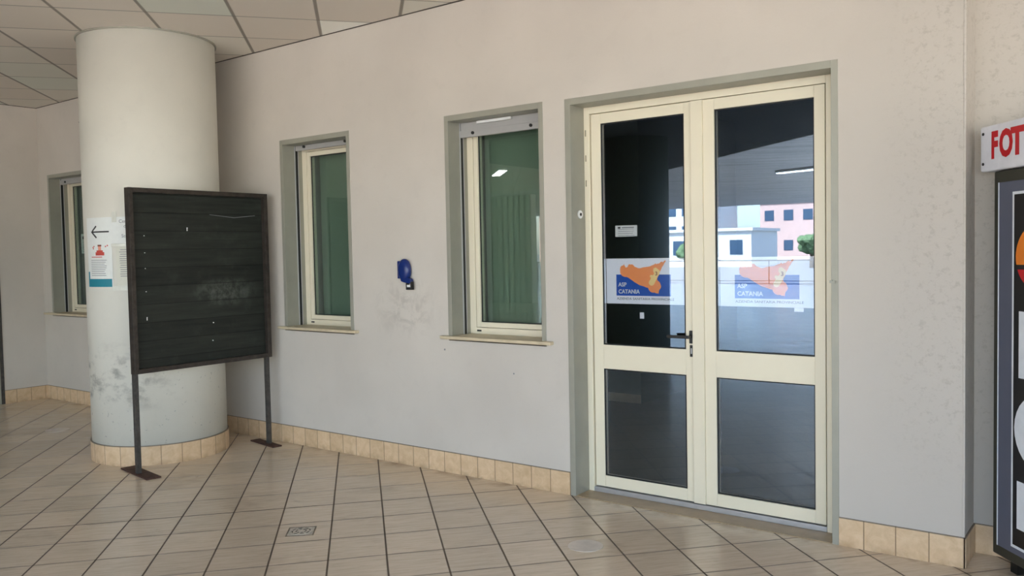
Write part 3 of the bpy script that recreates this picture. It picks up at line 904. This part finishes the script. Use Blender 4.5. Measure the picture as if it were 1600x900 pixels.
for ch, s, sx in (('F', 0.000, 0.64), ('O', 0.062, 0.71), ('T', 0.148, 0.86), ('O', 0.246, 0.74)):
    ftext(ch, s, 1.970, 0.168, 'booth_red', sx, 0.0075)
b.build('lettering', 'booth_red', sg)
for z in (1.945, 2.088):
    b = MB(); p = B3 @ Vector((-0.062, -0.0215, z)); b.cyl(p, p+nn*0.004, 0.007, 12); b.build('screw', 'black', sg)

# ------------------------------------------------------------ things in the floor
dn = root('floor_drain', (-3.870, -1.450, 0))
tag(dn, 'small square metal floor drain with round grate in the tiles', 'drain')
RZ = Matrix.Translation((-3.870, -1.450, 0)) @ Matrix.Rotation(R(43), 4, 'Z')
b = MB(); h = 0.078
for q in ((-h, -h, h, -h+0.008), (-h, h-0.008, h, h), (-h, -h+0.008, -h+0.008, h-0.008), (h-0.008, -h+0.008, h, h-0.008)):
    b.box(q[0], q[1], 0.0002, q[2], q[3], 0.0025, 'drain_edge', RZ)
b.box(-h+0.008, -h+0.008, 0.0002, h-0.008, h-0.008, 0.0018, 'drain', RZ)
b.build('frame', 'drain', dn)
b = MB(); c0 = Vector((-3.870, -1.450, 0.0016))
b.cyl(c0, c0+Vector((0, 0, 0.0022)), 0.063, 36, 'drain')
for i in range(8):
    t = 2*math.pi*i/8+0.2
    for rad, ln in ((0.049, 0.013), (0.028, 0.008)):
        mx = Matrix.Translation(c0+Vector((rad*math.cos(t), rad*math.sin(t), 0.0022))) @ Matrix.Rotation(t+math.pi/2, 4, 'Z')
        b.box(-ln*0.9, -0.0028, -0.0004, ln*0.9, 0.0028, 0.0006, 'drain_dark', mx)
b.build('grate', 'drain', dn)
for (x, y, r_, lb) in ((-2.400, -0.752, 0.095, 'pale round cover set in floor in front of the glass door'),
                       (-8.110, -0.835, 0.105, 'pale round cover in the floor left of the round column')):
    b = MB(); b.cyl((x, y, -0.004), (x, y, 0.0022), r_, 48, None, r_-0.002); tag(b.build('floor_cover', 'disc'), lb, 'floor cover')

# small plaster plugs and holes on the wall
for (x, z, r_, lb) in ((-4.036, 0.883, 0.007, 'small dark screw hole in wall below second window sill'),
                       (-3.423, 0.753, 0.006, 'tiny chipped hole in wall left of the glass door')):
    b = MB(); b.cyl((x, -0.0012, z), (x, 0.003, z), r_, 12); tag(b.build('wall_plug', 'inkgrey'), lb, 'wall plug')

# ------------------------------------------------------------ inside, seen through the door glass
b = MB()
b.box(-9.9, 7.6, 0, 4.0, 7.9, 3.1); b.box(-10.2, WT+0.001, 0, -9.9, 7.9, 3.1); b.box(4.0, 0.68, 0, 4.3, 7.9, 3.1)
struct(b.build('wall_interior', 'interior'))
b = MB(); b.box(-9.9, 3.10, 0, -4.15, 3.30, 3.1); b.box(-4.35, 3.30, 0, -4.15, 5.6, 3.1); struct(b.build('wall_partition', 'interior'))
b = MB(); b.box(-9.9, 3.088, 0.0, -4.15, 3.10, 0.09); struct(b.build('baseboard_partition', 'travertine'))
b = MB(); b.box(-9.9, WT+0.001, 0.0005, 4.0, 7.6, 0.003); struct(b.build('floor', 'interior_floor'))
b = MB(); b.box(-9.9, WT+0.001, 3.1, 4.0, 7.9, 3.3); struct(b.build('ceiling', 'interior'))

# ------------------------------------------------------------ lamps in the portico ceiling (reflected)
def ceiling_lamp(x, y, rz, lb):
    t = root('ceiling_lamp', (x, y, ZC))
    t.rotation_euler = (0, 0, 0)
    mx = Matrix.Translation((x, y, ZC)) @ Matrix.Rotation(rz, 4, 'Z')
    b = MB(); b.box(-0.62, -0.10, -0.05, 0.62, 0.10, 0.0, None, mx); b.build('housing', 'white', t, 0.004)
    b = MB(); b.box(-0.60, -0.085, -0.062, 0.60, 0.085, -0.0505, None, mx); b.build('diffuser', 'lamp_glow', t, 0.004)
    return tag(t, lb, 'ceiling lamp')
lm = bpy.data.materials.new('lamp_glow'); lm.use_nodes = True
lm.node_tree.nodes['Principled BSDF'].inputs['Emission Color'].default_value = (1, 0.98, 0.93, 1)
lm.node_tree.nodes['Principled BSDF'].inputs['Emission Strength'].default_value = 9.0
MAT['lamp_glow'] = lm
ceiling_lamp(-11.15, -9.40, R(45), 'long ceiling lamp mirrored in the second window glass')
ceiling_lamp(-6.35, -14.30, R(20), 'long ceiling lamp mirrored in the right door leaf glass')

# ------------------------------------------------------------ outside, mirrored in the glass
b = MB(); b.box(-220, -320, -0.20, 220, -29.9, -0.03); struct(b.build('ground', 'asphalt'))
b = MB(); b.box(XR, -29.9, -0.20, 220, 60, -0.03); b.box(-220, -29.9, -0.20, -36, 60, -0.03); struct(b.build('ground', 'concrete'))
b = MB(); b.prism([(-2.7, -8.4, 0.0002), (-0.8, -6.6, 0.0002), (XR, -6.6, 0.0002), (XR, -29.9, 0.0002), (-9.0, -29.9, 0.0002)], (0, 0, 0.004)); struct(b.build('ground', 'concrete'))  # unseen pale court paving, added to bounce sunlight upward
b = MB(); b.box(-36, -16.3, 0, -15.1, -16.0, ZC); struct(b.build('wall_far', 'wall'))
rl = root('railing', (-18, -30.3, 0))
tag(rl, 'thin metal railing at far edge, mirrored in the door glass', 'railing')
b = MB()
b.box(-40, -30.33, 0.98, 0, -30.27, 1.03); b.box(-40, -30.32, 0.12, 0, -30.28, 0.15)
b.build('rail', 'alu', rl)
b = MB()
b.bm.free()
for i in range(14):
    b = MB(); b.box(-40+i*3.0, -30.32, -0.03, -40+i*3.0+0.04, -30.28, 0.98); b.build('post', 'alu', rl)
def house(x, y, w_, d, h, mat, lb, fl_=3, nw=5):
    t = root('building', (x, y, -0.03)); tag(t, lb, 'building')
    b = MB(); b.box(x-w_/2, y-d/2, -0.03, x+w_/2, y+d/2, h); b.box(x-w_/2-0.2, y-d/2-0.2, h-0.25, x+w_/2+0.2, y+d/2+0.2, h)
    b.build('wall', mat, t)
    for k in range(fl_):
        for i in range(nw):
            wx = x-w_/2+w_*(i+0.5)/nw; wz = h*(k+0.5)/fl_
            b = MB(); b.box(wx-0.55, y+d/2-0.05, wz-0.6, wx+0.55, y+d/2+0.04, wz+0.6); b.build('window', 'house_window', t)
house(-33, -66, 13, 6, 3.2, 'house_white', 'low pale building mirrored in right door leaf', 1, 5)
house(-45, -88, 11, 8, 7.0, 'house_white', 'white block of flats mirrored behind the low building', 3, 6)
house(-33, -98, 9, 8, 7.0, 'house_red', 'reddish block mirrored in middle of right door leaf', 2, 4)
house(-61, -92, 9, 8, 6.6, 'house_red', 'reddish block mirrored in the left door leaf', 2, 4)
house(-22, -84, 9, 8, 6.8, 'house_white', 'white block mirrored at right side of right door leaf', 2, 4)
def tree(x, y, h, r_, lb):
    t = root('tree', (x, y, -0.03)); tag(t, lb, 'tree')
    b = MB(); b.cyl((x, y, -0.03), (x, y, h*0.6), 0.16, 10, None, 0.09); b.build('trunk', 'trunk', t)
    b = MB()
    for i in range(14):
        p = Vector((x+random.uniform(-1, 1)*r_*0.7, y+random.uniform(-1, 1)*r_*0.7, h*0.7+random.uniform(-0.6, 0.8)*r_*0.6))
        g = bmesh.ops.create_icosphere(b.bm, subdivisions=2, radius=r_*random.uniform(0.35, 0.6), matrix=Matrix.Translation(p))
        for v in g['verts']: v.co += (v.co-p)*random.uniform(-0.25, 0.25)
    b.build('crown', 'foliage', t)
tree(-20.0, -58, 2.4, 1.0, 'green tree mirrored at right in the right door leaf')
tree(-29.5, -58, 2.0, 0.9, 'green tree mirrored at left in the right door leaf')
